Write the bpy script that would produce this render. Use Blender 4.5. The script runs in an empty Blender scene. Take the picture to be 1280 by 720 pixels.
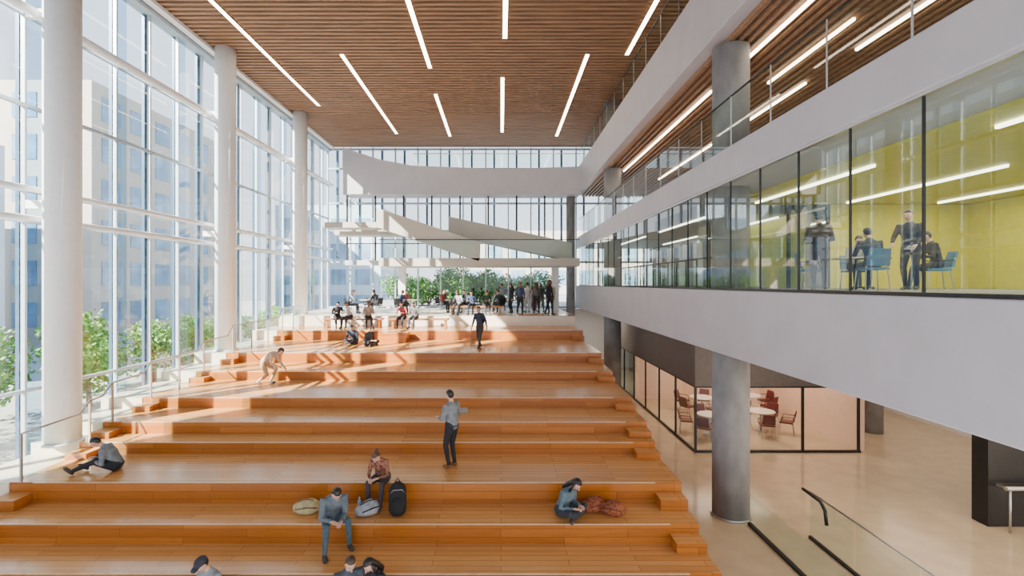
import bpy, bmesh, math, random
from mathutils import Vector, Matrix, Euler
random.seed(7)
V=Vector
scene=bpy.context.scene
# ------------------------------------------------------------------ materials
def newmat(name):
    m=bpy.data.materials.new(name); m.use_nodes=True
    nt=m.node_tree; b=nt.nodes['Principled BSDF']; return m,nt,b
def pmat(name,col,rough=0.6,metal=0.0,var=0.12,scale=6.0,bump=0.0,spec=0.5,stretch=(1,1,1)):
    m,nt,b=newmat(name)
    tc=nt.nodes.new('ShaderNodeTexCoord'); mp=nt.nodes.new('ShaderNodeMapping'); mp.inputs['Scale'].default_value=stretch
    n=nt.nodes.new('ShaderNodeTexNoise'); n.inputs['Scale'].default_value=scale; n.inputs['Detail'].default_value=4
    r=nt.nodes.new('ShaderNodeValToRGB')
    c=V(col[:3]); a=c*(1-var); d=c*(1+var)
    r.color_ramp.elements[0].position=0.3; r.color_ramp.elements[1].position=0.7
    r.color_ramp.elements[0].color=(a.x,a.y,a.z,1); r.color_ramp.elements[1].color=(min(d.x,1),min(d.y,1),min(d.z,1),1)
    L=nt.links.new
    L(tc.outputs['Object'],mp.inputs[0]); L(mp.outputs[0],n.inputs['Vector']); L(n.outputs['Fac'],r.inputs[0]); L(r.outputs[0],b.inputs['Base Color'])
    b.inputs['Roughness'].default_value=rough; b.inputs['Metallic'].default_value=metal
    b.inputs['Specular IOR Level'].default_value=spec
    if bump>0:
        bp=nt.nodes.new('ShaderNodeBump'); bp.inputs['Strength'].default_value=bump
        L(n.outputs['Fac'],bp.inputs['Height']); L(bp.outputs[0],b.inputs['Normal'])
    return m
def emat(name,col,s):
    m,nt,b=newmat(name)
    b.inputs['Base Color'].default_value=(*col,1)
    b.inputs['Emission Color'].default_value=(*col,1); b.inputs['Emission Strength'].default_value=s
    try: m.cycles.emission_sampling='NONE'
    except Exception: pass
    return m
def glassmat(name,tint=(0.93,0.97,0.98),refl=1.0):
    # thin architectural glass: same Fresnel response on both faces of a single sheet
    m,nt,b=newmat(name); nt.nodes.remove(b)
    out=nt.nodes['Material Output']
    t=nt.nodes.new('ShaderNodeBsdfTransparent'); t.inputs[0].default_value=(*tint,1)
    g=nt.nodes.new('ShaderNodeBsdfGlossy'); g.inputs['Roughness'].default_value=0.02
    geo=nt.nodes.new('ShaderNodeNewGeometry')
    mr=nt.nodes.new('ShaderNodeMapRange'); mr.inputs[3].default_value=1.5; mr.inputs[4].default_value=1/1.5
    lw=nt.nodes.new('ShaderNodeFresnel')
    mu=nt.nodes.new('ShaderNodeMath'); mu.operation='MULTIPLY'; mu.inputs[1].default_value=refl; mu.use_clamp=True
    mx=nt.nodes.new('ShaderNodeMixShader')
    L=nt.links.new
    L(geo.outputs['Backfacing'],mr.inputs[0]); L(mr.outputs[0],lw.inputs['IOR'])
    L(lw.outputs[0],mu.inputs[0]); L(mu.outputs[0],mx.inputs[0]); L(t.outputs[0],mx.inputs[1]); L(g.outputs[0],mx.inputs[2]); L(mx.outputs[0],out.inputs[0])
    return m
def plankmat(name,c1,c2,mortar,top1,top2,rough=0.3,bw=2.4,bh=0.16):
    # boards: paler upward faces carry window glare as colour, darker risers carry shade
    m,nt,b=newmat(name); L=nt.links.new; N=nt.nodes.new
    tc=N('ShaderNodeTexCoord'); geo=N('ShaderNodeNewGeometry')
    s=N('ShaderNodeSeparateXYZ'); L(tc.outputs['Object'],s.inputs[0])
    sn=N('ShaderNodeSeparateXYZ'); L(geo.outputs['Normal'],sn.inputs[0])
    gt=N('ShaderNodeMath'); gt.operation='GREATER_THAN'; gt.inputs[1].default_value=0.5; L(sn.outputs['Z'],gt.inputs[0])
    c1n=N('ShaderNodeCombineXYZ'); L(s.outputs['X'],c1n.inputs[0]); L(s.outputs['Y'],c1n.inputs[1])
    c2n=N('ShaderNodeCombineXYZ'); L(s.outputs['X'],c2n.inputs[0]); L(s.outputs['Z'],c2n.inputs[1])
    def brick(vec,a,c):
        br=N('ShaderNodeTexBrick'); br.inputs['Scale'].default_value=1; br.inputs['Brick Width'].default_value=bw; br.inputs['Row Height'].default_value=bh
        br.inputs['Mortar Size'].default_value=0.004; br.inputs['Color1'].default_value=(*a,1); br.inputs['Color2'].default_value=(*c,1); br.inputs['Mortar'].default_value=(*mortar,1)
        L(vec.outputs[0],br.inputs['Vector']); return br
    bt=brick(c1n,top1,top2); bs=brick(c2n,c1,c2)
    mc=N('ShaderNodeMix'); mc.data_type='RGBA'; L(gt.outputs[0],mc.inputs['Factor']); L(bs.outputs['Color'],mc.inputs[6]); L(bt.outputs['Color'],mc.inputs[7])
    mp=N('ShaderNodeMapping'); mp.inputs['Scale'].default_value=(1.2,18,18); L(tc.outputs['Object'],mp.inputs[0])
    n=N('ShaderNodeTexNoise'); n.inputs['Scale'].default_value=2; n.inputs['Detail'].default_value=6; L(mp.outputs[0],n.inputs['Vector'])
    mr=N('ShaderNodeMapRange'); mr.inputs[3].default_value=0.78; mr.inputs[4].default_value=1.22; L(n.outputs['Fac'],mr.inputs[0])
    vm=N('ShaderNodeVectorMath'); vm.operation='SCALE'; L(mc.outputs[2],vm.inputs[0]); L(mr.outputs[0],vm.inputs['Scale'])
    L(vm.outputs[0],b.inputs['Base Color']); b.inputs['Roughness'].default_value=rough
    b.inputs['Specular IOR Level'].default_value=0.5
    return m
M={}
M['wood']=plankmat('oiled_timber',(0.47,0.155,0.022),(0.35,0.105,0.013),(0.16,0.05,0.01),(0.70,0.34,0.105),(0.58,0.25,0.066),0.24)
M['nosing']=pmat('pale_nosing',(0.72,0.5,0.32),0.3)
M['slat']=pmat('ceiling_slat_wood',(0.27,0.145,0.075),0.55,var=0.28,scale=3,stretch=(0.3,4,4))
M['slatback']=pmat('ceiling_dark_backing',(0.03,0.017,0.010),0.9)
M['white']=pmat('white_paint',(0.80,0.80,0.81),0.5,var=0.03)
M['fascia']=pmat('plaster_fascia',(0.50,0.48,0.52),0.5,var=0.05,scale=1.5)
M['stairc']=pmat('stair_render',(0.46,0.43,0.38),0.5,var=0.05,scale=1.5)
M['concrete']=pmat('raw_concrete',(0.22,0.22,0.225),0.65,var=0.25,scale=3,bump=0.1,stretch=(1,1,0.5))
M['terrazzo']=pmat('polished_terrazzo',(0.54,0.43,0.30),0.14,var=0.07,scale=2)
M['stone']=pmat('pale_stone',(0.75,0.66,0.55),0.35,var=0.06,scale=2)
M['mull']=pmat('aluminium_mullion',(0.42,0.50,0.57),0.4,metal=0.3,var=0.04)
M['fin']=pmat('blue_grey_fin',(0.05,0.11,0.19),0.35,metal=0.3,var=0.1)
M['dark']=pmat('black_metal',(0.02,0.02,0.022),0.4,metal=0.4,var=0.1)
M['brownpanel']=pmat('brown_metal_panel',(0.13,0.105,0.095),0.45,var=0.1)
M['yellow']=pmat('lime_paint',(0.66,0.58,0.06),0.5,var=0.06)
M['pink']=pmat('warm_plaster',(0.85,0.60,0.48),0.6,var=0.04)
M['glass']=glassmat('clear_glass')
M['glasst']=glassmat('tinted_glass',(0.45,0.64,0.80),1.0)
M['glassg']=glassmat('guard_glass',(0.84,0.94,0.91),1.2)
M['glassi']=glassmat('interior_glass',(0.84,0.92,0.86),1.4)
M['strip']=emat('linear_led',(1.0,0.84,0.62),14)
M['led2']=emat('panel_led',(1.0,0.95,0.8),7)
M['leaf']=pmat('leaf_green',(0.07,0.2,0.035),0.5,var=0.5,scale=5)
M['leaf2']=pmat('leaf_light_green',(0.16,0.34,0.06),0.5,var=0.4,scale=5)
M['bark']=pmat('bark',(0.16,0.11,0.08),0.9,var=0.3,scale=10,bump=0.4)
M['paving']=pmat('pale_paving',(0.4,0.4,0.39),0.8,var=0.06,scale=0.6)
M['bldg']=pmat('pale_facade',(0.50,0.60,0.72),0.8,var=0.05,scale=0.4)
M['bldg2']=pmat('beige_facade',(0.50,0.46,0.42),0.8,var=0.06,scale=0.4)
M['bwin']=pmat('facade_window',(0.20,0.32,0.46),0.15,var=0.3,scale=0.5)
M['redchair']=pmat('oxblood_upholstery',(0.13,0.02,0.02),0.5,var=0.15)
M['bluetop']=pmat('blue_upholstery',(0.05,0.16,0.32),0.5)
M['tabletop']=pmat('white_laminate',(0.7,0.66,0.6),0.3,var=0.03)
M['chrome']=pmat('brushed_steel',(0.55,0.55,0.56),0.3,metal=0.9,var=0.05)
_cc={}
def cloth(col,rough=0.85):
    k=tuple(round(c,3) for c in col)
    if k not in _cc: _cc[k]=pmat('cloth_%02d'%len(_cc),col,rough,var=0.22,scale=14,bump=0.25)
    return _cc[k]
def patterned(name,a,b_):
    m,nt,b=newmat(name); L=nt.links.new
    tc=nt.nodes.new('ShaderNodeTexCoord'); v=nt.nodes.new('ShaderNodeTexVoronoi'); v.inputs['Scale'].default_value=16
    r=nt.nodes.new('ShaderNodeValToRGB'); r.color_ramp.interpolation='CONSTANT'
    r.color_ramp.elements[0].color=(*a,1); r.color_ramp.elements[1].position=0.4; r.color_ramp.elements[1].color=(*b_,1)
    L(tc.outputs['Object'],v.inputs['Vector']); L(v.outputs['Distance'],r.inputs[0]); L(r.outputs[0],b.inputs['Base Color']); b.inputs['Roughness'].default_value=0.9
    return m
M['plaid']=patterned('patterned_fabric',(0.12,0.02,0.02),(0.28,0.12,0.07))
M['plaid2']=patterned('patchwork_fabric',(0.20,0.03,0.012),(0.28,0.09,0.035))
SK=[pmat('skin_tone_light',(0.62,0.36,0.25),0.5,var=0.05),pmat('skin_tone_tan',(0.42,0.22,0.14),0.5,var=0.05),pmat('skin_tone_deep',(0.15,0.075,0.045),0.5,var=0.05)]
HAIR=[pmat('hair_black',(0.012,0.01,0.01),0.4,var=0.3,scale=40),pmat('hair_brown',(0.06,0.03,0.015),0.45,var=0.3,scale=40),pmat('hair_auburn',(0.10,0.035,0.015),0.45,var=0.3,scale=40)]
M['eye']=pmat('eye_dark',(0.02,0.015,0.01),0.2)
M['lip']=pmat('lip_tone',(0.4,0.14,0.11),0.5)
# ------------------------------------------------------------------ mesh builder
class MB:
    def __init__(s): s.bm=bmesh.new(); s.mats=[]
    def mi(s,m):
        if isinstance(m,str): m=M[m]
        if m not in s.mats: s.mats.append(m)
        return s.mats.index(m)
    def face(s,pts,m):
        vs=[s.bm.verts.new(p) for p in pts]; f=s.bm.faces.new(vs); f.material_index=s.mi(m); return f
    def hexa(s,p,m):
        i=s.mi(m); vs=[s.bm.verts.new(q) for q in p]
        for a in ((0,3,2,1),(4,5,6,7),(0,1,5,4),(1,2,6,5),(2,3,7,6),(3,0,4,7)):
            f=s.bm.faces.new([vs[k] for k in a]); f.material_index=i
    def box(s,x0,x1,y0,y1,z0,z1,m):
        s.hexa([(x0,y0,z0),(x1,y0,z0),(x1,y1,z0),(x0,y1,z0),(x0,y0,z1),(x1,y0,z1),(x1,y1,z1),(x0,y1,z1)],m)
    def xbox(s,mat4,sx,sy,sz,m):
        p=[mat4@V((a*sx/2,b*sy/2,c*sz/2)) for a,b,c in ((-1,-1,-1),(1,-1,-1),(1,1,-1),(-1,1,-1),(-1,-1,1),(1,-1,1),(1,1,1),(-1,1,1))]
        s.hexa(p,m)
    def prism_y(s,poly,y0,y1,m):  # poly in XZ
        i=s.mi(m); a=[s.bm.verts.new((x,y0,z)) for x,z in poly]; b=[s.bm.verts.new((x,y1,z)) for x,z in poly]
        n=len(poly)
        s.bm.faces.new(a).material_index=i; s.bm.faces.new(b[::-1]).material_index=i
        for k in range(n): s.bm.faces.new([a[k],b[k],b[(k+1)%n],a[(k+1)%n]]).material_index=i
    def loft(s,rings,m,smooth=True):
        i=s.mi(m); R=[[s.bm.verts.new(p) for p in r] for r in rings]; n=len(R[0])
        for a,b in zip(R[:-1],R[1:]):
            for k in range(n):
                f=s.bm.faces.new([a[k],a[(k+1)%n],b[(k+1)%n],b[k]]); f.material_index=i; f.smooth=smooth
        f=s.bm.faces.new(R[0][::-1]); f.material_index=i
        f=s.bm.faces.new(R[-1]); f.material_index=i
    def tube(s,pts,rad,m,seg=10,squash=1.0,side=None):
        pts=[V(p) for p in pts]; rings=[]
        if not isinstance(rad,(list,tuple)): rad=[rad]*len(pts)
        prev=None
        for k,p in enumerate(pts):
            d=(pts[min(k+1,len(pts)-1)]-pts[max(k-1,0)])
            if d.length<1e-6: d=V((0,0,1))
            d.normalize()
            if side is not None: u=V(side)-d*V(side).dot(d)
            elif prev is not None: u=prev-d*prev.dot(d)
            else:
                u=V((1,0,0)) if abs(d.x)<0.8 else V((0,1,0)); u=u-d*u.dot(d)
            if u.length<1e-4: u=d.orthogonal()
            u.normalize(); prev=u; w=d.cross(u)
            rings.append([p+(u*math.cos(t)+w*math.sin(t)*squash)*rad[k] for t in [2*math.pi*j/seg for j in range(seg)]])
        s.loft(rings,m)
    def ell(s,c,r,m,mat3=None,u=12,v=8,fn=None):
        i=s.mi(m); c=V(c); mat3=mat3 or Matrix.Identity(3); rows=[]
        def P(x,y,z):
            q=V((x*r[0],y*r[1],z*r[2]))
            if fn: q=fn(q)
            return c+mat3@q
        top=s.bm.verts.new(P(0,0,1)); bot=s.bm.verts.new(P(0,0,-1))
        for a in range(1,v):
            th=math.pi*a/v
            rows.append([s.bm.verts.new(P(math.sin(th)*math.cos(2*math.pi*b/u),math.sin(th)*math.sin(2*math.pi*b/u),math.cos(th))) for b in range(u)])
        fs=[]
        for b in range(u):
            fs.append(s.bm.faces.new([top,rows[0][b],rows[0][(b+1)%u]]))
            fs.append(s.bm.faces.new([bot,rows[-1][(b+1)%u],rows[-1][b]]))
            for a in range(len(rows)-1):
                fs.append(s.bm.faces.new([rows[a][b],rows[a+1][b],rows[a+1][(b+1)%u],rows[a][(b+1)%u]]))
        for f in fs: f.material_index=i; f.smooth=True
        return fs
    def finish(s,name,loc=(0,0,0),rotz=0,bevel=0,fixn=True,scale=1.0):
        if fixn: bmesh.ops.recalc_face_normals(s.bm,faces=s.bm.faces[:])
        me=bpy.data.meshes.new(name); s.bm.to_mesh(me); s.bm.free()
        for m in s.mats: me.materials.append(m)
        o=bpy.data.objects.new(name,me); scene.collection.objects.link(o)
        o.location=loc; o.rotation_euler=(0,0,rotz); o.scale=(scale,)*3
        if bevel>0:
            b=o.modifiers.new('bevel','BEVEL'); b.width=bevel; b.segments=2; b.limit_method='ANGLE'
        return o
def box(name,x0,x1,y0,y1,z0,z1,m,bevel=0):
    b=MB(); b.box(x0,x1,y0,y1,z0,z1,m); return b.finish(name,bevel=bevel)
def clone(o,loc,rotz=0):
    c=bpy.data.objects.new(o.name.split('.')[0],o.data); scene.collection.objects.link(c)
    c.location=loc; c.rotation_euler=(0,0,rotz)
    for md in o.modifiers:
        if md.type=='BEVEL':
            q=c.modifiers.new('bevel','BEVEL'); q.width=md.width; q.segments=md.segments; q.limit_method='ANGLE'
    return c
CZ=5.6
# ------------------------------------------------------------------ shell
XL=-11.5; XR=17.0; YB=33.0; ZC=14.6
box('floor',3.75,XR,-6,YB,-0.2,0,'terrazzo')
# seating tiers: (front_y, top_z)
T=[(6.6,0.10),(7.5,0.40),(8.4,0.68),(9.37,1.05),(10.28,1.47),(12.0,1.75),(12.7,2.05),(14.1,2.35),(16.6,2.65),(18.4,3.02),(22.6,3.45),(25.0,3.95)]
for k,(y,z) in enumerate(T):
    y1=T[k+1][0] if k+1<len(T) else YB
    zp=T[k-1][1] if k else -0.5
    if k+1<len(T):
        b=MB()
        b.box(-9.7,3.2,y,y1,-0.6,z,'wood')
        b.box(-9.7,3.2,y-0.005,y+0.01,z-0.014,z+0.002,'nosing')
        b.finish('seating_tier')
        b=MB(); r=z-zp
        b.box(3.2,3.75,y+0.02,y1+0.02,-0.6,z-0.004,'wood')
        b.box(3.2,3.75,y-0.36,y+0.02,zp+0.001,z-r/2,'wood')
        b.finish('aisle_step')
        b=MB()
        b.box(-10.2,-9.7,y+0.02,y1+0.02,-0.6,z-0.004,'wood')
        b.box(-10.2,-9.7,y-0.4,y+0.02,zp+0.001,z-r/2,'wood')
        b.finish('aisle_step')
        box('side_landing',XL+0.13,-10.2,y,y1,-0.6,z-0.01,'stone')
    else:
        box('upper_floor',XL+0.13,3.75,y,YB,-0.6,z,'stone')
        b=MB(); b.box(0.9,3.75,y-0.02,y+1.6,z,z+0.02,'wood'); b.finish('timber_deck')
# ceiling
box('ceiling',XL,XR,-12,YB+0.4,ZC+0.16,ZC+0.5,'slatback')  # stretch behind the camera is unseen, lengthened to block the sun
b=MB(); y=3.0
strips=[(-9.2,15,25.1),(-6.25,19.5,29.8),(-2.95,13.5,20.7),(-3.1,23.6,30.3),(0.15,13.5,18.2),(0.08,21.7,29.5),(3.4,19.5,30.3),(4.95,14,19.5),(8.2,12,20),(8.2,23,30)]
while y<YB-0.1:
    b.box(XL,XR,y,y+0.13,ZC,ZC+0.15,'slat'); y+=0.27
b.finish('ceiling_slats')
box('trim_1',XL+0.25,-11.0,8.2,YB-0.2,ZC-0.12,ZC-0.002,'white')
for x,y0,y1 in strips:
    b=MB(); b.box(x-0.08,x+0.08,y0,y1,ZC-0.03,ZC-0.002,'strip'); b.box(x-0.11,x-0.08,y0,y1,ZC-0.035,ZC-0.002,'dark'); b.box(x+0.08,x+0.11,y0,y1,ZC-0.035,ZC-0.002,'dark')
    b.finish('linear_ceiling_light')
# left curtain wall
box('wall_left_sun_block',XL-0.3,XL,-12,9.0,-0.6,ZC+0.16,'white')  # solid stretch out of view, added to keep sun off the front tiers
b=MB()
ys=[]; y=9.12; k=0
while y<YB:
    ys.append(y); y+=1.42
for k,y in enumerate(ys):
    b.box(XL-0.05,XL+0.05,y-0.03,y+0.03,-0.6,ZC,'mull')
    w=(0.09,0.24,0.10,0.32)[k%4]
    b.box(XL-0.16,XL-0.07,y-w/2,y+w/2,0.5,ZC,'fin')
for z in (3.0,7.1,7.85,9.9,12.1):
    b.box(XL-0.05,XL+0.06,9.05,YB,z-0.04,z+0.04,'mull')
b.box(XL-0.2,XL+0.2,9.05,YB,ZC-0.25,ZC,'mull')
b.finish('window_frame_left')
b=MB()
for k,y in enumerate(ys):
    y1=ys[k+1] if k+1<len(ys) else YB
    if k%4==2 or k%4==0:
        yc=y+0.45
        b.face([(XL,y,-0.4),(XL,yc,-0.4),(XL,yc,ZC-0.2),(XL,y,ZC-0.2)],'glasst'); b.face([(XL,yc,-0.4),(XL,y1,-0.4),(XL,y1,ZC-0.2),(XL,yc,ZC-0.2)],'glass')
    else: b.face([(XL,y,-0.4),(XL,y1,-0.4),(XL,y1,ZC-0.2),(XL,y,ZC-0.2)],'glass')
b.finish('window_left')
# white columns + tie beams
for y,zb in ((12.0,1.74),(19.1,3.01),(26.2,3.95)):
    b=MB()
    b.tube([(-10.6,y,zb),(-10.6,y,ZC)],0.37,'white',32)
    b.tube([(-10.6,y,zb),(-10.6,y,zb+0.06)],0.42,'white',32)
    for z in (7.5,12.1): b.box(XL+0.07,-10.9,y-0.08,y+0.08,z-0.1,z+0.1,'white')
    b.finish('white_column')
b=MB()
for z in (12.1,7.85,7.15): b.tube([(XL+0.3,9.1,z),(XL+0.3,YB-0.1,z)],0.07 if z<12 else 0.11,'white',12)
b.finish('facade_tie_beam')
# left guard: glass & rail following tiers
b=MB()
gx=-9.95
pts=[]
for k in range(4,len(T)-1):
    y0,z=T[k]; y1=T[k+1][0]
    n=max(1,round((y1-y0)/1.3))
    for j in range(n):
        a=y0+(y1-y0)*j/n+0.03; c=y0+(y1-y0)*(j+1)/n-0.03
        b.face([(gx,a,z+0.04),(gx,c,z+0.04),(gx,c,z+1.0),(gx,a,z+0.95)],'glassg')
        b.box(gx-0.02,gx+0.02,a-0.04,a-0.0,z,z+1.0,'chrome')
    pts.append((gx,y0,z+1.0)); pts.append((gx,y1-0.3,z+1.04))
b.tube(pts,0.025,'chrome',8)
b.finish('glass_guard_left')
# back curtain wall
b=MB()
x=XL
while x<XR:
    b.box(x-0.04,x+0.04,YB-0.1,YB+0.1,3.95,ZC,'mull')
    b.box(x+0.5,x+0.62,YB+0.15,YB+0.4,7.0,ZC,'fin'); x+=1.5
for z in (4.0,7.0,10.9,13.2,14.5): b.box(XL,XR,YB-0.08,YB+0.12,z-0.06,z+0.06,'mull')
b.finish('window_frame_back')
b=MB(); b.face([(XL,YB,3.9),(XR,YB,3.9),(XR,YB,ZC),(XL,YB,ZC)],'glass'); b.finish('window_back')
box('wall_back',XL,XR,YB,YB+0.3,-0.6,3.9,'white')
# bridge across the back
b=MB()
b.prism_y([(-9.9,11.17),(5.0,11.17),(5.0,12.9),(0,12.75),(-5.5,12.95),(-7.6,13.35),(-9.9,14.1)],31.0,31.25,'fascia')
b.box(-9.9,5.0,31.25,32.7,11.2,11.6,'fascia')
b.finish('bridge_parapet')
b=MB(); b.face([(-5.5,31.1,12.95),(5,31.1,12.9),(5,31.1,13.7),(-5.5,31.1,13.7)],'glassg'); b.box(-5.5,5,31.07,31.13,13.7,13.75,'chrome'); b.finish('bridge_glass_guard')
# back stair
def flight(b,x0,z0,x1,z1,ya,yb):
    th=0.28; n=16
    for yy in (ya,yb-0.14):
        b.prism_y([(x0,z0-th),(x1,z1-th),(x1,z1+0.8),(x0,z0+0.8)],yy,yy+0.14,'stairc')
    b.prism_y([(x0,z0-th),(x1,z1-th),(x1,z1-0.1),(x0,z0-0.1)],ya+0.14,yb-0.14,'stairc')
    for k in range(n):
        xa=x0+(x1-x0)*k/n; xb=x0+(x1-x0)*(k+1)/n; zz=z0+(z1-z0)*(k+0.5)/n
        b.box(min(xa,xb),max(xa,xb),ya+0.14,yb-0.14,zz-0.1,zz+0.02,'stairc')
b=MB()
flight(b,-6.9,9.0,-1.2,7.1,27.6,28.9)
flight(b,-3.1,8.75,4.2,7.2,29.3,30.6)
b.box(-6.8,4.4,27.6,30.8,6.55,7.0,'stairc')
b.box(-9.9,-6.9,27.6,28.9,8.7,9.0,'stairc')
b.box(-9.9,-3.1,29.3,30.6,8.45,8.75,'stairc')
b.box(-6.0,-5.6,29,29.4,3.95,6.55,'white'); b.box(3.0,3.4,29,29.4,3.95,6.55,'white')
b.finish('switchback_staircase')
b=MB(); b.face([(-6.8,27.55,7.0),(-1.5,27.55,7.0),(-1.5,27.55,8.0),(-6.8,27.55,8.0)],'glassg'); b.face([(-1.3,27.55,7.0),(4.4,27.55,7.0),(4.4,27.55,8.0),(-1.3,27.55,8.0)],'glassg')
b.face([(-9.9,27.6,9.0),(-6.9,27.6,9.0),(-6.9,27.6,10.0),(-9.9,27.6,10.0)],'glassg')
b.box(-6.8,4.4,27.52,27.58,8.0,8.04,'dark'); b.finish('landing_glass_guard')
# upper glazed gallery behind the stair
b=MB(); x=-9.8
while x<4.6: b.box(x-0.05,x+0.05,31.6,31.7,7.05,11.17,'dark'); x+=1.8
b.box(-9.9,4.6,31.5,32.6,6.75,7.05,'fascia'); b.box(-9.9,4.6,31.6,31.7,8.1,8.16,'dark')
b.finish('gallery_frame')
# ------------------------------------------------------------------ right-hand levels
XF=5.0
def level(name,z0,z1,m='fascia'):
    b=MB(); b.box(XF,XR,1,YB-0.1,z0,z1,m); return b.finish(name,bevel=0.02)
level('balcony_slab',3.99,5.44); level('balcony_slab',7.88,8.6); level('balcony_slab',11.4,13.1)
box('wall_right',XR,XR+0.3,-6,YB,-0.2,ZC+0.16,'white')
box('carpet_floor',5.4,XR-0.02,1.2,YB-0.3,5.441,5.455,pmat('grey_carpet',(0.2,0.2,0.19),0.9))
# level-3 slatted soffit and its lights
b=MB(); x=5.35
while x<XR-0.2: b.box(x,x+0.1,1.2,YB-0.3,11.28,11.398,'slat'); x+=0.22
b.finish('soffit_slats')
for x,y0,y1 in ((6.2,6.5,12.4),(6.2,14.6,25),(7.55,10.6,14),(8.6,9,12),(8.6,14,18),(8.6,20,27),(10.0,9,14)):
    b=MB(); b.box(x-0.03,x+0.03,y0,y1,11.22,11.279,'strip'); b.finish('linear_ceiling_light')
# concrete columns
for y in (12.0,24.7):
    b=MB()
    for z0,z1 in ((0,3.99),(5.456,7.88),(8.6,11.27),(13.1,ZC-0.01)): b.tube([(5.56,y,z0),(5.56,y,z1)],0.42,'concrete',36)
    b.tube([(5.56,y,0),(5.56,y,0.05)],0.46,'chrome',36)
    b.finish('concrete_column')
b=MB(); b.tube([(4.45,31.6,0),(4.45,31.6,11.1)],0.28,'concrete',24); b.finish('concrete_column')
b=MB(); b.tube([(14,18.7,0),(14,18.7,3.99)],0.35,'concrete',24); b.finish('concrete_column')
# level-2 glazing
b=MB(); y=2.2
while y<31:
    b.box(5.06,5.09,y-0.012,y+0.012,5.44,7.88,'dark'); y+=1.25
b.box(5.03,5.12,1.5,32,5.44,5.49,'dark'); b.box(5.03,5.12,1.5,32,7.84,7.88,'chrome')
b.finish('window_frame_meeting_level')
b=MB(); b.face([(5.075,1.5,5.5),(5.075,32,5.5),(5.075,32,7.85),(5.075,1.5,7.85)],'glassi'); b.finish('window_meeting_level')
# inner guard level 2
b=MB(); y=13
while y<31: b.box(6.18,6.22,y-0.02,y+0.02,5.456,6.35,'dark'); y+=0.9
b.box(6.15,6.25,13,31,6.33,6.38,'dark'); b.face([(6.2,13,5.5),(6.2,31,5.5),(6.2,31,6.3),(6.2,13,6.3)],'glassg')
b.finish('guard_rail')
# guards level 3 and 4
for z,h in ((8.6,1.1),(13.1,1.0)):
    b=MB(); y=1.3
    while y<31.5:
        y2=min(y+1.6,32); b.face([(5.06,y+0.02,z+0.02),(5.06,y2-0.02,z+0.02),(5.06,y2-0.02,z+h),(5.06,y+0.02,z+h)],'glassg')
        b.box(5.05,5.07,y-0.01,y+0.01,z,z+h,'chrome'); y+=1.6
    b.box(5.04,5.08,1.3,32,z+h,z+h+0.02,'dark'); b.finish('glass_guard')
# level-3 back volumes
b=MB(); b.box(10.5,10.7,1.5,32,8.6,11.27,'brownpanel')
y=3
while y<31: b.box(10.44,10.5,y,y+0.06,8.6,11.27,'slat'); y+=0.5
b.finish('wall_level_three')
box('wall_level_four',9.5,9.7,1.5,32,13.1,ZC-0.01,'brownpanel')
# meeting room on level 2
b=MB(); b.box(9.3,13.2,14.0,14.15,5.456,7.82,'yellow'); b.finish('wall_meeting_room_back')
box('wall_meeting_room_side',13.2,13.35,3,14.15,5.456,7.82,'yellow')
box('ceiling_meeting_room',6.4,13.35,3,14.15,7.83,7.878,'yellow')
b=MB(); b.face([(5.6,14.05,5.5),(9.3,14.05,5.5),(9.3,14.05,7.82),(5.6,14.05,7.82)],'glassi')
for x in (5.9,7.0,8.15,9.26): b.box(x-0.03,x+0.03,14.0,14.1,5.456,7.82,'dark')
b.finish('window_partition')
b=MB(); 
for x in (9.6,11.5,13.1): b.box(x-0.025,x+0.025,8.97,9.03,5.456,7.82,'dark')
b.face([(9.6,9,5.5),(13.1,9,5.5),(13.1,9,7.82),(9.6,9,7.82)],'glassi'); b.box(9.6,13.1,8.97,9.03,5.456,5.5,'dark')
b.finish('glass_partition')
for x in (7,9.5,12):
    for y0,y1 in ((4,7),(9.3,13.6),(17,22),(24,29)):
        b=MB(); zt=7.828 if y1<14 else 7.878; b.box(x-0.03,x+0.03,y0,y1,zt-0.05,zt,'led2'); b.finish('linear_ceiling_light')
b=MB(); b.box(9.8,10.0,16,19.5,5.456,7.87,'yellow'); b.box(9.8,10.0,19.5,32,5.456,7.87,'brownpanel')
for y in (20,22,24,26,28,30): b.box(9.74,9.8,y,y+1.1,5.456,7.6,'stone')
b.finish('wall_far_level_two')
# ------------------------------------------------------------------ ground level glazed room
b=MB()
b.box(6.4,11.9,16.35,16.5,2.2,3.98,'brownpanel'); b.box(6.4,6.55,16.5,30,2.2,3.98,'brownpanel')
b.finish('bulkhead_panel')
b=MB()
for x in (6.45,8.2,10.0,11.85): b.box(x-0.035,x+0.035,16.4,16.47,0,2.2,'dark')
b.box(6.42,11.9,16.38,16.48,2.14,2.24,'dark'); b.box(6.42,11.9,16.38,16.48,0,0.07,'dark')
y=18.3
while y<30: b.box(6.42,6.48,y-0.03,y+0.03,0,2.2,'dark'); y+=1.9
b.box(6.42,6.48,16.4,30,0,0.07,'dark'); b.box(6.42,6.48,16.4,30,2.14,2.24,'dark')
b.face([(6.45,16.43,0.05),(11.85,16.43,0.05),(11.85,16.43,2.2),(6.45,16.43,2.2)],'glassg')
b.face([(6.45,16.43,0.05),(6.45,30,0.05),(6.45,30,2.2),(6.45,16.43,2.2)],'glassg')
b.finish('window_ground_room')
box('wall_ground_room_back',6.5,12.1,24,24.15,0,3.98,'pink')
box('wall_ground_room_side',11.95,12.1,16.5,24,0,3.98,'pink')
box('wall_ground_back',12.1,XR,25,25.2,0,3.98,'stone')
box('black_wall_end',11.2,13.6,11.4,11.8,0,3.98,'dark')
b=MB(); b.tube([(11.3,11.1,1.0),(12.6,11.1,1.0)],0.05,'chrome',10)
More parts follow.
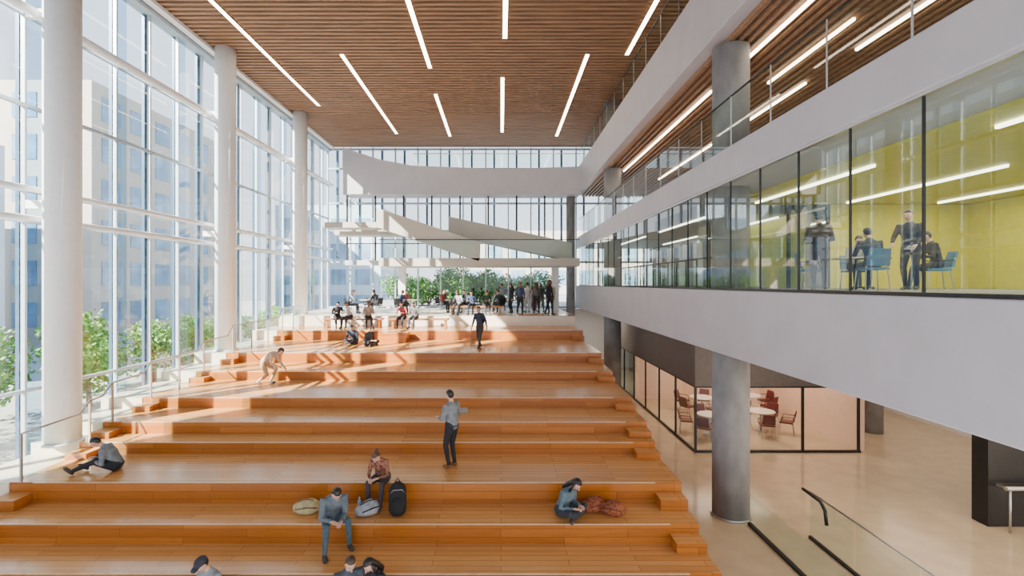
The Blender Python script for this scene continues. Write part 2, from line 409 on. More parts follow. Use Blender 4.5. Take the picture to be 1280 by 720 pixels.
for x in (11.4,12.5): b.box(x-0.02,x+0.02,11.1,11.4,0.95,1.0,'chrome'); b.tube([(x,11.1,0),(x,11.1,1)],0.025,'chrome',8)
b.finish('hand_rail')
# floor glass guards lower right
b=MB()
b.box(5.72,5.8,6.5,11.5,0,0.06,'dark')
b.face([(5.76,6.5,0.06),(5.76,11.5,0.06),(5.76,11.5,0.75),(5.76,6.5,0.75)],'glassg')
b.finish('glass_guard_floor')
b=MB()
b.box(6.76,6.82,6.5,10.9,0,0.06,'dark')
for a,c in ((6.5,8.0),(8.04,9.5),(9.54,10.9)): b.face([(6.79,a,0.06),(6.79,c,0.06),(6.79,c,1.0),(6.79,a,1.0)],'glassg')
b.tube([(6.7,10.2,0.62),(6.7,10.25,0.9),(6.7,10.4,1.02),(6.7,11.0,1.04)],0.035,'dark',10)
b.tube([(6.79,6.5,1.02),(6.79,10.9,1.02)],0.02,'chrome',8)
b.finish('glass_guard_floor')
# chairs and tables
def chair(m):
    b=MB()
    b.box(-0.23,0.23,-0.22,0.22,0.42,0.48,m)
    b.hexa([(-0.22,-0.26,0.5),(0.22,-0.26,0.5),(0.22,-0.2,0.5),(-0.22,-0.2,0.5),(-0.2,-0.34,0.86),(0.2,-0.34,0.86),(0.2,-0.3,0.86),(-0.2,-0.3,0.86)],m)
    for sx in (-1,1):
        b.tube([(sx*0.2,0.19,0.43),(sx*0.23,0.23,0)],0.014,'chrome',8)
        b.tube([(sx*0.2,-0.28,0.7),(sx*0.2,-0.2,0.43),(sx*0.23,-0.25,0)],0.014,'chrome',8)
        b.tube([(sx*0.24,-0.26,0.66),(sx*0.26,0.1,0.66),(sx*0.24,0.18,0.46)],0.014,'dark',8)
    return b.finish('meeting_chair',bevel=0.012)
def table(r=0.5,m='tabletop'):
    b=MB(); b.tube([(0,0,0.71),(0,0,0.745)],r,m,32); b.tube([(0,0,0.02),(0,0,0.71)],0.035,'chrome',12); b.tube([(0,0,0),(0,0,0.02)],0.27,'chrome',24)
    return b.finish('round_table')
c0=chair('redchair'); t0=table()
tabs=[(7.8,18.4),(9.9,18.9),(8.6,21.2),(10.8,21.6)]
first=True
for i,(x,y) in enumerate(tabs):
    if i==0: t0.location=(x,y,0)
    else: clone(t0,(x,y,0))
    for j in range(5):
        a=math.pi*0.4*j+0.4*i+0.3; lx=x+0.85*math.cos(a); ly=y+0.85*math.sin(a); rz=a+math.pi/2
        if first: c0.location=(lx,ly,0); c0.rotation_euler=(0,0,rz); first=False
        else: clone(c0,(lx,ly,0),rz)
c1=chair('bluetop'); c1.location=(7.85,10.5,5.456); c1.rotation_euler=(0,0,-0.2)
for p,r in (((9.9,11.3,5.456),1.2),((9.0,12.6,5.456),3.0),((7.5,12.0,5.456),4.3)): clone(c1,p,r)
t1=clone(t0,(8.4,11.7,5.456))
# ------------------------------------------------------------------ people
def ik(a,c,l1,l2,pole):
    a=V(a);c=V(c);d=c-a;D=d.length
    if D>l1+l2-0.004: c=a+d*((l1+l2-0.004)/D); d=c-a; D=d.length
    n=d/D; x=(l1*l1-l2*l2+D*D)/(2*D); h=math.sqrt(max(l1*l1-x*x,0))
    p=V(pole)-n*V(pole).dot(n)
    if p.length<1e-4: p=n.orthogonal()
    return a+n*x+p.normalized()*h, c
def segd(p,a,b):
    ab=b-a; t=max(0,min(1,(p-a).dot(ab)/max(ab.length_squared,1e-9))); return (p-a-ab*t).length,t
def person(name,loc,yaw=0,H=1.72,pelvis=(0,0,0.93),lean=0.03,side=0,hands=((-0.24,0.08,0.82),(0.24,0.08,0.82)),feet=((-0.1,0,0.08),(0.1,0,0.08)),
           kpole=((-0.15,1,0.2),(0.15,1,0.2)),epole=((-0.6,-1,-0.3),(0.6,-1,-0.3)),toes=((-0.1,1,-0.12),(0.1,1,-0.12)),hp=0.1,hy=0,top=None,pants=None,shoes=None,
           skin=0,hair=0,hs='short',female=False,vox=0.016,sleeve=1.0,curl=0.5,curls=None,pack=None,cap=None,puff=1.0):
    sk=SK[skin]; hr=HAIR[hair]
    s=H/1.72; pel=V(pelvis)
    p=pel.copy(); 
    lv=[-0.09,0,0.1,0.2,0.32,0.42,0.49,0.53,0.60]
    prev=0; nodes=[]
    def ang(t): return lean*(0.65+1.0*max(t,0)/0.5)
    for t in lv:
        if t<0: q=pel+V((0,0,-1))*abs(t)
        else:
            a=ang(t); dirv=V((math.sin(side)*0.8,math.sin(a),math.cos(a)*math.cos(side))).normalized()
            p=p+dirv*(t-prev); prev=t; q=p.copy()
        nodes.append(q)
    up=lambda t:V((math.sin(side)*0.8,math.sin(ang(t)),math.cos(ang(t))*math.cos(side))).normalized()
    rxs=[0.12,0.165,0.150,0.145,0.170,0.180,0.120,0.062,0.05]; rys=[0.09,0.118,0.108,0.103,0.118,0.108,0.08,0.058,0.05]
    if female: rxs=[0.12,0.168,0.145,0.13,0.15,0.158,0.1,0.052,0.044]; rys=[0.09,0.118,0.1,0.095,0.12,0.1,0.07,0.05,0.044]
    g=MB(); rings=[]
    for k,t in enumerate(lv):
        u=up(t); r=V((1,0,0)); r=(r-u*r.dot(u)).normalized(); f=u.cross(r)
        pf=puff if 0<k<7 else 1
        rings.append([nodes[k]+r*math.cos(a)*rxs[k]*pf+f*math.sin(a)*rys[k]*pf for a in [2*math.pi*j/16 for j in range(16)]])
    g.loft(rings,'white')
    segs=[]
    for k in range(len(lv)-1):
        lab=2 if k==0 else (0 if k>=7 else 1)
        segs.append((nodes[k],nodes[k+1],rys[k],rys[k+1],lab))
    sh=0.165 if female else 0.19
    u5=up(0.42); r5=V((1,0,0)); r5=(r5-u5*r5.dot(u5)).normalized(); f5=u5.cross(r5)*1
    hd=[]
    ar=0.85 if female else 1.0
    for i,sx in enumerate((-1,1)):
        S=nodes[5]+u5*0.03+r5*sx*sh
        E,W=ik(S,hands[i],0.29,0.25,epole[i])
        ra=[0.066*ar*puff,0.052*ar*puff,0.045*ar*puff,0.036*ar,0.029*ar]
        g.tube([nodes[5]+r5*sx*0.08,S,(S+E)/2,E,(E+W)/2,W],[0.075]+[ra[0],ra[1],ra[2],ra[3]+0.004,ra[4]],'white',10)
        segs.append((S,E,ra[0],ra[2],1)); 
        segs.append((E,W,ra[2],ra[4],1 if sleeve>0.6 else 0))
        hd.append((E,W))
    for i,sx in enumerate((-1,1)):
        Hp=pel+V((sx*0.088,0,-0.02))
        K,A=ik(Hp,feet[i],0.43,0.42,kpole[i])
        lr=[0.098,0.083,0.062,0.058,0.042]
        g.tube([Hp,(Hp+K)/2,K,K+(A-K)*0.35,A],lr,'white',12)
        segs.append((Hp,K,lr[0],lr[2],2)); segs.append((K,A,lr[2],lr[4],2))
        td=V(toes[i]).normalized(); dn=(A-K).normalized(); 
        n=(dn-td*dn.dot(td)); n=n.normalized() if n.length>0.1 else V((0,0,-1))
        base=A+n*0.035
        heel=base-td*0.06; toe=base+td*0.17
        g.tube([heel-td*0.01,heel+td*0.03,base+td*0.05,toe-td*0.03,toe],[0.025,0.042,0.047,0.043,0.022],'white',10,squash=0.85)
        segs.append((heel,toe,0.045,0.045,3))
    me=bpy.data.meshes.new('tmp'); g.bm.to_mesh(me); g.bm.free()
    o=bpy.data.objects.new('tmp',me); scene.collection.objects.link(o)
    rm=o.modifiers.new('r','REMESH'); rm.mode='VOXEL'; rm.voxel_size=vox
    sm=o.modifiers.new('s','SMOOTH'); sm.factor=0.5; sm.iterations=4
    dg=bpy.context.evaluated_depsgraph_get(); me2=bpy.data.meshes.new_from_object(o.evaluated_get(dg))
    bpy.data.objects.remove(o); bpy.data.meshes.remove(me)
    me2.materials.clear()
    b=MB(); b.bm.from_mesh(me2); bpy.data.meshes.remove(me2)
    mats=[sk,top or cloth((0.1,0.1,0.12)),pants or cloth((0.03,0.03,0.04)),shoes or cloth((0.06,0.05,0.045))]
    for m in mats: b.mats.append(m)
    for f in b.bm.faces:
        c=f.calc_center_median(); best=9;lab=1
        for (a,e,r0,r1,l) in segs:
            d,t=segd(c,a,e); d-=r0+(r1-r0)*t
            if d<best: best=d;lab=l
        f.material_index=lab; f.smooth=True
    # head
    a=ang(0.55)*0.5+hp
    Hm=Matrix.Rotation(hy,3,'Z')@Matrix.Rotation(-a,3,'X')
    hc=nodes[-1]+Hm@V((0,0.025,0.085))
    def hf(q):
        x,y,z=q
        if z<0: kx=1-0.35*(-z/0.115)**1.5; x*=kx; y*=1-0.12*(-z/0.115)
        if y<0 and z<0: y*=0.85
        return V((x,y,z))
    b.ell(hc,(0.076,0.094,0.115),sk,Hm,16,12,hf)
    b.tube([nodes[-2],nodes[-1],hc+Hm@V((0,-0.01,-0.05))],[0.052*ar,0.05*ar,0.05*ar],sk,10)
    P=lambda x,y,z:hc+Hm@V((x,y,z))
    b.tube([P(0,0.088,0.012),P(0,0.103,-0.018),P(0,0.113,-0.03),P(0,0.092,-0.038)],[0.006,0.010,0.013,0.009],sk,6)
    for sx in (-1,1):
        b.ell(P(sx*0.031,0.082,0.004),(0.013,0.009,0.007),M['white'],Hm,8,6)
        b.ell(P(sx*0.031,0.087,0.004),(0.006,0.005,0.006),M['eye'],Hm,6,5)
        b.tube([P(sx*0.016,0.089,0.022),P(sx*0.046,0.08,0.022)],0.004,hr,5)
        b.ell(P(sx*0.077,-0.005,-0.005),(0.010,0.018,0.028),sk,Hm,8,6)
    b.tube([P(-0.022,0.083,-0.06),P(0,0.09,-0.058),P(0.022,0.083,-0.06)],[0.003,0.006,0.003],M['lip'],6)
    # hair
    def hairf(q):
        x,y,z=q
        if y>0.0 and z<0.045: y*=0.35; x*=0.9
        if z<-0.05 and hs=='short': x*=0.8;y*=0.9
        return V((x,y,z))
    b.ell(hc+Hm@V((0,-0.010,0.016)),(0.088,0.104,0.115 if hs!='long' else 0.118),hr,Hm,18,12,hairf)
    if hs=='long':
        b.tube([P(0,-0.05,0.06),P(0,-0.075,-0.03),nodes[6]+up(.5)*0.02+(Hm@V((0,-0.09,0.02))),nodes[5]+(Hm@V((0,-0.13,-0.0))),nodes[4]+(Hm@V((0,-0.135,0.02)))],[0.07,0.085,0.085,0.075,0.03],hr,12,squash=0.6,side=(1,0,0))
        for sx in (-1,1): b.tube([P(sx*0.075,-0.01,0.05),P(sx*0.088,0.0,-0.04),P(sx*0.085,0.015,-0.13),P(sx*0.08,0.03,-0.22)],[0.02,0.03,0.034,0.012],hr,8)
    if hs=='bun': b.ell(P(0,-0.12,0.06),(0.045,0.045,0.045),hr,Hm,10,8)
    if cap is not None:
        b.ell(P(0,-0.008,0.05),(0.094,0.108,0.085),cap,Hm,16,10,lambda q:V((q.x,q.y,max(q.z,-0.01))))
        b.tube([P(0,0.06,0.045),P(0,0.13,0.04),P(0,0.165,0.03)],[0.07,0.066,0.04],cap,12,squash=0.12,side=Hm@V((1,0,0)))
    # hands
    for i,sx in enumerate((-1,1)):
        E,W=hd[i]; d=(W-E).normalized(); cu=curls[i] if curls else curl
        lat=d.cross(V((0,0,1)) if abs(d.z)<0.7 else V((sx,0,0)))
        if abs(d.z)>=0.7: lat=V((0,1,0))-d*d.y
        lat.normalize(); 
        pn=d.cross(lat).normalized()
        if abs(d.z)>=0.7: 
            if pn.x*sx>0: pn=-pn
        else:
            if pn.z>0: pn=-pn
            if lat.x*sx>0: lat=-lat
        b.tube([W-d*0.03,W,W+d*0.03,W+d*0.085,W+d*0.1],[0.026,0.027,0.038,0.042,0.034],sk,10,squash=0.42,side=lat)
        for j,(off,ln) in enumerate(((0.03,0.074),(0.01,0.084),(-0.01,0.078),(-0.029,0.06))):
            q=W+d*0.09+lat*off; dirv=d.copy(); pts=[q-d*0.02,q]
            for n_,seg in enumerate((0.45,0.3,0.25)):
                dirv=(dirv*math.cos(cu*(0.5+0.3*n_))+pn*math.sin(cu*(0.5+0.3*n_))).normalized()
                q=q+dirv*ln*seg; pts.append(q)
            b.tube(pts,[0.0095,0.0095,0.009,0.008,0.0055],sk,6)
        q=W+d*0.03+lat*0.034
        b.tube([W+d*0.015+lat*0.015,q,q+d*0.03+lat*0.018+pn*0.012,q+d*0.058+lat*0.018+pn*0.024],[0.014,0.0125,0.011,0.007],sk,6)
        if sleeve>0.6: b.tube([W-d*0.05,W-d*0.005],[0.036*ar,0.033*ar],mats[1],10)
    if pack is not None:
        c=nodes[3]+(nodes[5]-nodes[3])*0.4-V((0,1,0))*0.2
        b.ell(c,(0.15,0.10,0.23),pack,None,12,10,lambda q:V((max(-0.13,min(0.13,q.x)),max(-0.085,min(0.085,q.y)),q.z)))
        for sx in (-1,1): b.tube([c+V((sx*0.09,0.07,0.18)),nodes[5]+V((sx*0.11,0,0.09)),nodes[4]+V((sx*0.13,0.125,0.02)),nodes[2]+V((sx*0.14,0,0.02)),c+V((sx*0.1,0.05,-0.14))],0.016,pack,6)
    return b.finish(name,loc=loc,rotz=yaw,fixn=False,scale=s)
C=cloth
def sit_edge(name,loc,yaw,drop=0.4,**k):
    d=dict(pelvis=(0,-0.05,0.10),lean=0.35,hands=((-0.12,0.42,0.16),(0.12,0.42,0.16)),feet=((-0.13,0.42,-drop+0.085),(0.15,0.36,-drop+0.085)),kpole=((-0.2,1,0.9),(0.2,1,0.9)),hp=0.35)
    d.update(k); return person(name,loc,yaw,**d)
def sit_floor(name,loc,yaw,**k):
    d=dict(pelvis=(0,0,0.105),lean=0.3,hands=((-0.1,0.36,0.25),(0.12,0.36,0.25)),feet=((0.12,0.38,0.07),(-0.14,0.30,0.07)),kpole=((-1,0.5,0.35),(1,0.5,0.35)),toes=((0.9,0.5,-0.1),(-0.9,0.5,-0.1)),hp=0.4)
    d.update(k); return person(name,loc,yaw,**d)
PI=math.pi
person('standing_student',(-1.1,11.15,1.47),-2.5+PI+0.3,top=C((0.20,0.22,0.24)),pants=C((0.015,0.015,0.02)),shoes=C((0.22,0.09,0.03)),hair=0,puff=1.15,vox=0.012,
       hands=((-0.2,0.22,1.12),(0.2,0.28,1.16)),hp=0.25,curl=0.9)
b=MB(); Mx=Euler((0.5,0,0.2)).to_matrix().to_4x4()
b.xbox(Mx,0.22,0.16,0.03,C((0.2,0.15,0.14))); b.xbox(Mx@Matrix.Translation((0,0,0.017)),0.2,0.145,0.006,C((0.35,0.32,0.3)))
b.finish('book',loc=(-0.87,11.45,2.66))
sit_floor('seated_student',(-8.5,11.0,1.47),1.9,top=C((0.17,0.19,0.21)),pants=C((0.012,0.014,0.02)),hair=0,vox=0.012,lean=0.42,hp=0.5,
          feet=((-0.1,0.78,0.09),(0.16,0.62,0.09)),kpole=((-0.2,0.2,1),(0.2,0.2,1)),toes=((-0.2,0.6,0.7),(0.2,0.8,0.4)),hands=((-0.1,0.42,0.28),(0.12,0.42,0.28)),puff=1.15)
sit_edge('seated_woman_patterned',(-2.48,10.36,1.47),PI-0.15,drop=0.42,top=M['plaid'],pants=C((0.05,0.04,0.05)),hair=2,hs='bun',female=True,vox=0.012,lean=0.42,hp=0.4,H=1.66,puff=1.1,
         hands=((-0.08,0.40,0.22),(0.1,0.42,0.2)))
sit_edge('seated_man_grey',(-3.2,9.42,1.05),PI+0.55,drop=0.37,top=C((0.12,0.15,0.18)),pants=C((0.06,0.10,0.13)),hair=0,vox=0.012,lean=0.4,hp=0.45,puff=1.18,H=1.78,
         hands=((-0.05,0.45,0.2),(0.14,0.5,0.26)),feet=((-0.22,0.36,-0.285),(0.24,0.5,-0.285)))
sit_floor('seated_woman_long_hair',(1.2,9.78,1.05),-PI/2-0.75,top=C((0.10,0.16,0.2)),pants=C((0.03,0.035,0.05)),hair=0,hs='long',female=True,vox=0.012,lean=0.35,hp=0.45,puff=1.15)
sit_floor('seated_student_cap',(-4.65,8.12,0.40),PI-0.4,top=C((0.25,0.26,0.28)),cap=C((0.03,0.03,0.04)),hair=0,vox=0.014,lean=0.25,hp=0.3)
sit_floor('seated_student_lower',(-2.5,8.08,0.40),PI+0.5,top=C((0.06,0.07,0.09)),hair=1,vox=0.014,lean=0.22,hp=0.3,H=1.74)
sit_floor('seated_student_lower',(-1.95,8.12,0.40),PI-0.6,top=C((0.02,0.02,0.025)),hair=0,hs='long',female=True,vox=0.014,lean=0.25,H=1.68)
person('walking_student',(-0.83,19.7,3.02),PI-0.5,H=1.66,top=C((0.03,0.04,0.07)),pants=C((0.06,0.045,0.04)),feet=((-0.1,0.24,0.09),(0.1,-0.22,0.11)),hands=((-0.26,-0.12,0.86),(0.26,0.2,0.88)),lean=0.1,hair=0,pack=C((0.02,0.02,0.03)))
person('bending_student',(-7.6,16.0,2.35),-PI/2,H=1.68,pelvis=(0,-0.05,0.72),lean=0.75,top=C((0.55,0.42,0.32)),pants=C((0.45,0.28,0.16)),hair=1,hands=((-0.15,0.55,0.55),(0.15,0.5,0.6)),feet=((-0.15,0.1,0.08),(0.15,-0.2,0.09)))
person('standing_visitor',(7.25,11.3,5.456),PI+2.6,H=1.76,top=C((0.03,0.035,0.06)),pants=C((0.02,0.022,0.04)),cap=C((0.01,0.01,0.012)),hair=0,hands=((-0.12,0.26,1.1),(0.14,0.28,1.12)),puff=1.12,pack=C((0.015,0.015,0.02)))
person('standing_visitor',(8.85,10.7,5.456),PI-1.0,H=1.72,top=C((0.03,0.03,0.04)),pants=C((0.02,0.02,0.03)),hair=0,lean=0.15,hands=((-0.2,0.35,0.95),(0.2,0.4,1.0)),puff=1.1)
def sit_chair(name,loc,yaw,**k):
    d=dict(pelvis=(0,-0.04,0.57),lean=0.2,hands=((-0.15,0.36,0.76),(0.15,0.38,0.76)),feet=((-0.12,0.40,0.08),(0.12,0.44,0.08)),kpole=((-0.1,1,1),(0.1,1,1)),hp=0.2)
    d.update(k); return person(name,loc,yaw,**d)
sit_chair('seated_visitor',(7.85,10.5,5.456),-0.2,top=C((0.04,0.05,0.08)),hair=0)
sit_chair('seated_visitor',(9.9,11.3,5.456),1.2,top=C((0.03,0.03,0.035)),hair=0)
sit_chair('seated_visitor',(9.0,12.6,5.456),3.0,top=C((0.3,0.3,0.33)),hair=1)
cols=[(0.02,0.02,0.03),(0.25,0.05,0.06),(0.05,0.07,0.14),(0.5,0.48,0.46),(0.12,0.12,0.13),(0.03,0.06,0.05),(0.35,0.3,0.26),(0.3,0.33,0.4)]
crowd=[(0.6,28.7),(1.1,29.8),(1.0,27.2),(1.5,28.9),(1.95,28.2),(2.3,29.3),(2.7,28.0),(0.1,30.6),(2.5,27.0),(2.0,30.9)]
for i,(x,y) in enumerate(crowd):
    st=0.15 if i%3 else 0.0
    person('standing_visitor',(x,y-1.2,3.972 if y-1.2<26.6 else 3.952),random.uniform(0,6.28),H=random.uniform(1.58,1.8),top=C(cols[i%8]),pants=C(cols[(i*3+4)%5] if i%2 else (0.02,0.02,0.03)),skin=i%3,hair=i%3,
       hs='long' if i%4==0 else 'short',female=i%4==0,vox=0.022,feet=((-0.1,st,0.08),(0.1,-st,0.09)),hands=((-0.24,0.05,0.85),(0.22,0.25,1.05)) if i%2 else ((-0.24,0.08,0.82),(0.24,0.05,0.82)),pack=C((0.03,0.03,0.05)) if i%5==1 else None)
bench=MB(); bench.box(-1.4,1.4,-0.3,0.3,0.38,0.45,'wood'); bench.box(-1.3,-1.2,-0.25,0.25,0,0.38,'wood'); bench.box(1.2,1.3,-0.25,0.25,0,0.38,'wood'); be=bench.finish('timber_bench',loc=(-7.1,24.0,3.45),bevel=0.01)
clone(be,(-3.9,23.9,3.45)); clone(be,(-1.3,26.2,3.95))
for i,(x,y,z) in enumerate(((-7.9,23.95,3.45),(-7.3,23.95,3.45),(-6.4,23.95,3.45),(-4.7,23.85,3.45),(-4.1,23.85,3.45),(-2.2,26.2,3.95),(-1.5,26.2,3.95),(-0.8,26.2,3.95))):
    sit_chair('seated_visitor',(x,y,z),PI+random.uniform(-0.5,0.5),H=1.66,top=C(cols[(i*3)%8]),hair=i%3,skin=i%3,vox=0.022,lean=0.3)
# cafe tables with seated people on the top landing
c2=chair('dark')
for i,(x,y) in enumerate(((-2.6,27.6),(-0.5,27.9),(-7.5,27.4),(-4.9,26.9))):
    clone(t0,(x,y,3.95))
    for j in range(3):
        a=j*2.1+0.5*i+0.6; lx=x+0.8*math.cos(a); ly=y+0.8*math.sin(a)
        clone(c2,(lx,ly,3.95),a+PI/2)
        if (i+j)%3!=2: sit_chair('seated_visitor',(lx,ly,3.95),a+PI/2,H=1.66,top=C(cols[(i*3+j)%8]),hair=j%3,skin=(i+j)%3,vox=0.022)
bpy.data.objects.remove(c2)
for i,(x,y,z) in enumerate(((-6.3,21.2,3.02),(-5.5,20.4,3.02))):
    sit_floor('seated_visitor',(x,y,z),PI+i,top=C((0.04,0.05,0.07)),hair=0,vox=0.02)
blk=MB(); blk.box(-0.6,0.6,-0.5,0.5,0,0.42,'wood'); bk=blk.finish('timber_seat_block',loc=(-4.7,21.9,3.02),bevel=0.01)
# ------------------------------------------------------------------ bags
def backpack(name,loc,rz,m,sc=1.0,tilt=-0.15):
    b=MB(); R=Euler((tilt,0,0)).to_matrix()
    def f(q): return V((max(-0.15,min(0.15,q.x)),max(-0.1,min(0.1,q.y)),max(-0.25,q.z)))
    b.ell((0,0,0.26),(0.19,0.13,0.30),m,R,18,12,f)
    b.ell(R@V((0,-0.10,-0.08))+V((0,0,0.26)),(0.13,0.06,0.14),m,R,14,8)
    for sx in (-1,1): b.tube([R@V((sx*0.08,0.09,0.22))+V((0,0,0.26)),R@V((sx*0.1,0.15,0.1))+V((0,0,0.26)),R@V((sx*0.1,0.15,-0.1))+V((0,0,0.26)),R@V((sx*0.11,0.08,-0.22))+V((0,0,0.26))],0.018,m,6)
    b.tube([R@V((-0.04,0.02,0.29))+V((0,0,0.26)),R@V((0,0.02,0.35))+V((0,0,0.26)),R@V((0.04,0.02,0.29))+V((0,0,0.26))],0.01,m,6)
    b.tube([R@V((-0.14,-0.06,0.1))+V((0,0,0.26)),R@V((-0.07,-0.115,0.18))+V((0,0,0.26)),R@V((0.07,-0.115,0.18))+V((0,0,0.26)),R@V((0.14,-0.06,0.1))+V((0,0,0.26))],0.006,'chrome',5)
    return b.finish(name,loc=loc,rotz=rz,scale=sc)
backpack('backpack',(-2.03,9.75,1.05),0.2,C((0.01,0.01,0.013)),1.15)
def tote(name,loc,rz,m,m2):
    b=MB()
    def f(q):
        return V((q.x*(1+0.08*math.sin(9*q.y)),q.y,max(-0.1,q.z*(1+0.15*math.sin(14*q.x)))))
    b.ell((0,0,0.1),(0.27,0.18,0.15),m,None,24,12,f)
    b.tube([(-0.15,0.05,0.2),(-0.08,-0.1,0.3),(0.08,-0.12,0.3),(0.15,0.05,0.2)],0.012,m2,6)
    b.tube([(-0.2,-0.12,0.12),(0,-0.2,0.17),(0.2,-0.12,0.12)],0.012,m2,6)
    return b.finish(name,loc=loc,rotz=rz)
tote('canvas_bag',(-3.85,9.85,1.05),0.2,C((0.5,0.42,0.22)),C((0.2,0.14,0.07)))
tote('coat_pile',(1.85,9.95,1.05),0.5,M['plaid2'],C((0.15,0.05,0.03)))
tote('coat_pile',(2.2,9.8,1.05),-0.4,M['plaid2'],C((0.15,0.05,0.03)))
tote('satchel',(-2.62,9.8,1.05),0.8,C((0.35,0.36,0.4)),C((0.02,0.02,0.03)))
b=MB(); b.tube([(0,0,0),(0,0,0.16),(0,0,0.2),(0,0,0.24)],[0.035,0.035,0.016,0.016],C((0.3,0.5,0.7)),12); b.finish('water_bottle',loc=(-2.85,10.0,1.05))
# ------------------------------------------------------------------ exterior
box('ground',-90,XL-0.35,-60,140,-0.3,0.6,'paving')
box('ground',XL-0.35,90,YB+0.5,140,3.2,3.85,'paving')
def tree(name,loc,h,r,n=1400,m='leaf',leafs=0.12):
    b=MB()
    b.tube([(0,0,0),(0.05,0,h*0.3),(0,0.05,h*0.6)],[0.12,0.09,0.05],'bark',8)
    for j in range(5):
        a=j*1.26; b.tube([(0,0,h*0.35+0.05*j),(math.cos(a)*r*0.6,math.sin(a)*r*0.6,h*0.7)],[0.05,0.015],'bark',6)
    bl=[(random.uniform(-.5,.5)*r,random.uniform(-.5,.5)*r,h*0.6+random.uniform(-.4,.4)*h*0.6,random.uniform(.4,.6)*r) for _ in range(10)]
    for _ in range(n):
        bx,by,bz,br=random.choice(bl)
        d=V((random.gauss(0,1),random.gauss(0,1),random.gauss(0,1))).normalized()*br*random.uniform(0.6,1.05)
        c=V((bx,by,bz))+d; u=V((random.gauss(0,1),random.gauss(0,1),random.gauss(0,1))).normalized(); w=u.orthogonal().normalized()
        s=leafs*random.uniform(0.6,1.3)
        b.face([c-u*s,c+w*s*0.5,c+u*s,c-w*s*0.5],m if random.random()<0.6 else 'leaf2')
    return b.finish(name,loc=loc,fixn=False)
t=tree('garden_tree',(-3.5,38,3.85),3.0,1.7)
for i in range(15):
    c=clone(t,(-7.5+i*0.75+random.uniform(-.3,.3),36.3+random.uniform(0,2.5),3.6),random.uniform(0,6)); k=random.uniform(.75,1.0); c.scale=(k*1.1,k,k)
for i in range(12):
    c=clone(t,(-16.5-random.uniform(0,3),10.5+i*2.4,0.6),random.uniform(0,6)); k=random.uniform(0.9,1.25); c.scale=(k,k,k)
def building(name,x0,x1,y0,y1,h,m,nx=3.2,nz=3.4):
    b=MB(); b.box(x0,x1,y0,y1,0.6,h,m)
    y=y0+1
    while y<y1-2:
        z=2.0
        while z<h-2: b.box(x1-0.1,x1+0.06,y,y+nx*0.62,z,z+nz*0.6,'bwin'); z+=nz
        y+=nx
    x=x0+1
    while x<x1-2:
        z=2.0
        while z<h-2: b.box(x,x+nx*0.62,y0-0.06,y0+0.1,z,z+nz*0.6,'bwin'); z+=nz
        x+=nx
    return b.finish(name)
building('office_building',-52,-34,14,34,15,'bldg')
building('office_building',-50,-33,40,62,22,'bldg2')
building('office_building',-30,-16,66,84,16,'bldg')
building('office_building',-6,20,70,90,13,'bldg2')
# ------------------------------------------------------------------ lights
def area(name,loc,sx,sy,e,col,rot=(0,0,0)):
    l=bpy.data.lights.new(name,'AREA'); l.shape='RECTANGLE'; l.size=sx; l.size_y=sy; l.energy=e; l.color=col
    o=bpy.data.objects.new(name,l); scene.collection.objects.link(o); o.location=loc; o.rotation_euler=rot
area('fill_light_ground',(9.2,20,3.9),4,5,380,(1,0.68,0.50))  # added fill without a fixture, brightens the glazed room
area('fill_light_ground_hall',(9.5,10,3.9),6,7,230,(1,0.82,0.60))  # added fill for the hall, no lamp body
area('fill_light_ground_side',(14.5,18,3.9),3,8,140,(1,0.82,0.62))  # added fill for the side area, no lamp body
area('ceiling_lamp_corridor',(5.6,28,3.9),0.8,5,150,(1,0.9,0.78))
area('ceiling_lamp_meeting',(10,9,7.7),5,8,420,(1,0.93,0.68))
area('ceiling_lamp_level_three',(8,15,11.2),4,20,160,(1,0.85,0.65))
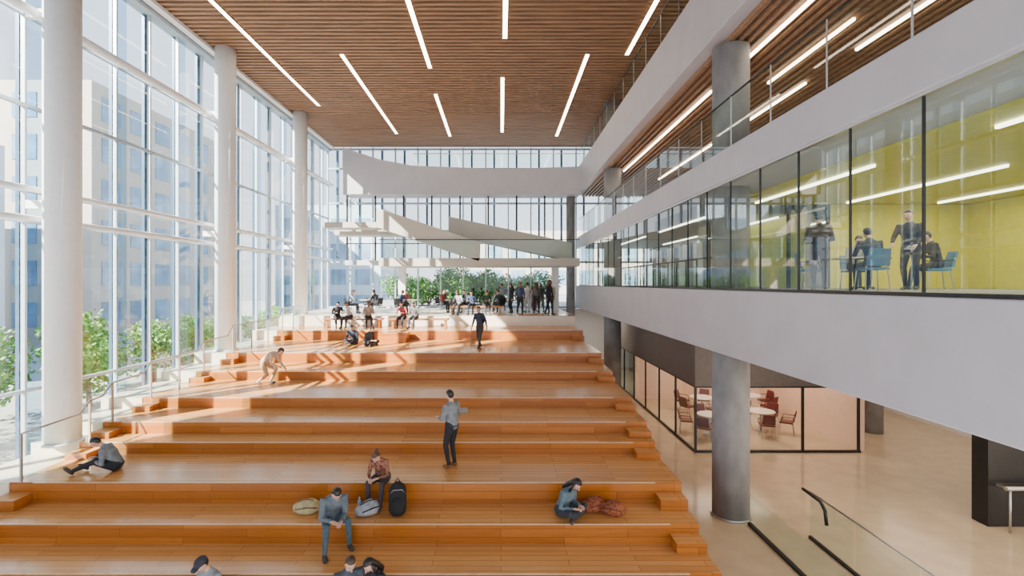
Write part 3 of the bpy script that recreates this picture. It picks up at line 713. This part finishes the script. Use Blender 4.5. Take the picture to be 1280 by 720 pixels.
su=bpy.data.lights.new('sun','SUN'); su.energy=40; su.angle=0.009; su.color=(1,0.90,0.76)
so=bpy.data.objects.new('sun',su); scene.collection.objects.link(so)
dv=V((0.66,0.72,-0.60)).normalized(); so.rotation_euler=dv.to_track_quat('-Z','Y').to_euler()
w=bpy.data.worlds.new('world'); scene.world=w; w.use_nodes=True; nt=w.node_tree; bg=nt.nodes['Background']
tc=nt.nodes.new('ShaderNodeTexCoord'); sp=nt.nodes.new('ShaderNodeSeparateXYZ'); rp=nt.nodes.new('ShaderNodeValToRGB')
rp.color_ramp.elements[0].position=0.0; rp.color_ramp.elements[0].color=(0.90,0.94,1,1); rp.color_ramp.elements[1].position=0.8; rp.color_ramp.elements[1].color=(0.55,0.75,1,1)
nt.links.new(tc.outputs['Generated'],sp.inputs[0]); nt.links.new(sp.outputs['Z'],rp.inputs[0]); nt.links.new(rp.outputs[0],bg.inputs['Color']); bg.inputs['Strength'].default_value=2.5
# ------------------------------------------------------------------ camera
cd=bpy.data.cameras.new('camera'); cam=bpy.data.objects.new('camera',cd); scene.collection.objects.link(cam)
cam.location=(0,0,CZ); cam.rotation_euler=(math.pi/2,0,0); cd.sensor_width=36; cd.lens=620/1280*36
cd.shift_x=14/1280; cd.shift_y=-6/1280; cd.clip_end=400
scene.camera=cam
# --- sun visibility report (diagnostic only)
bpy.context.view_layer.update(); dg=bpy.context.evaluated_depsgraph_get(); rep=[]
for P0 in ((-6,20,3.1),(-4,20,3.1),(-7,15,2.4),(-3,23.5,3.5),(-8,24,3.5),(-9,17,2.7),(-5,26,4.0),(-1,26,4.0),(-11.0,12,8)):
    o_=V(P0); names=[]
    for _ in range(6):
        hit,l,n,i,ob,mm=scene.ray_cast(dg,o_,-dv)
        if not hit: break
        names.append('%s(%.1f,%.1f,%.1f)'%(ob.name,l.x,l.y,l.z)); o_=l-dv*0.01
    rep.append(str(P0)+':'+' > '.join(names))
print('SUNRAYS',rep)
for r_ in rep: bpy.data.texts.new('report').write(r_)
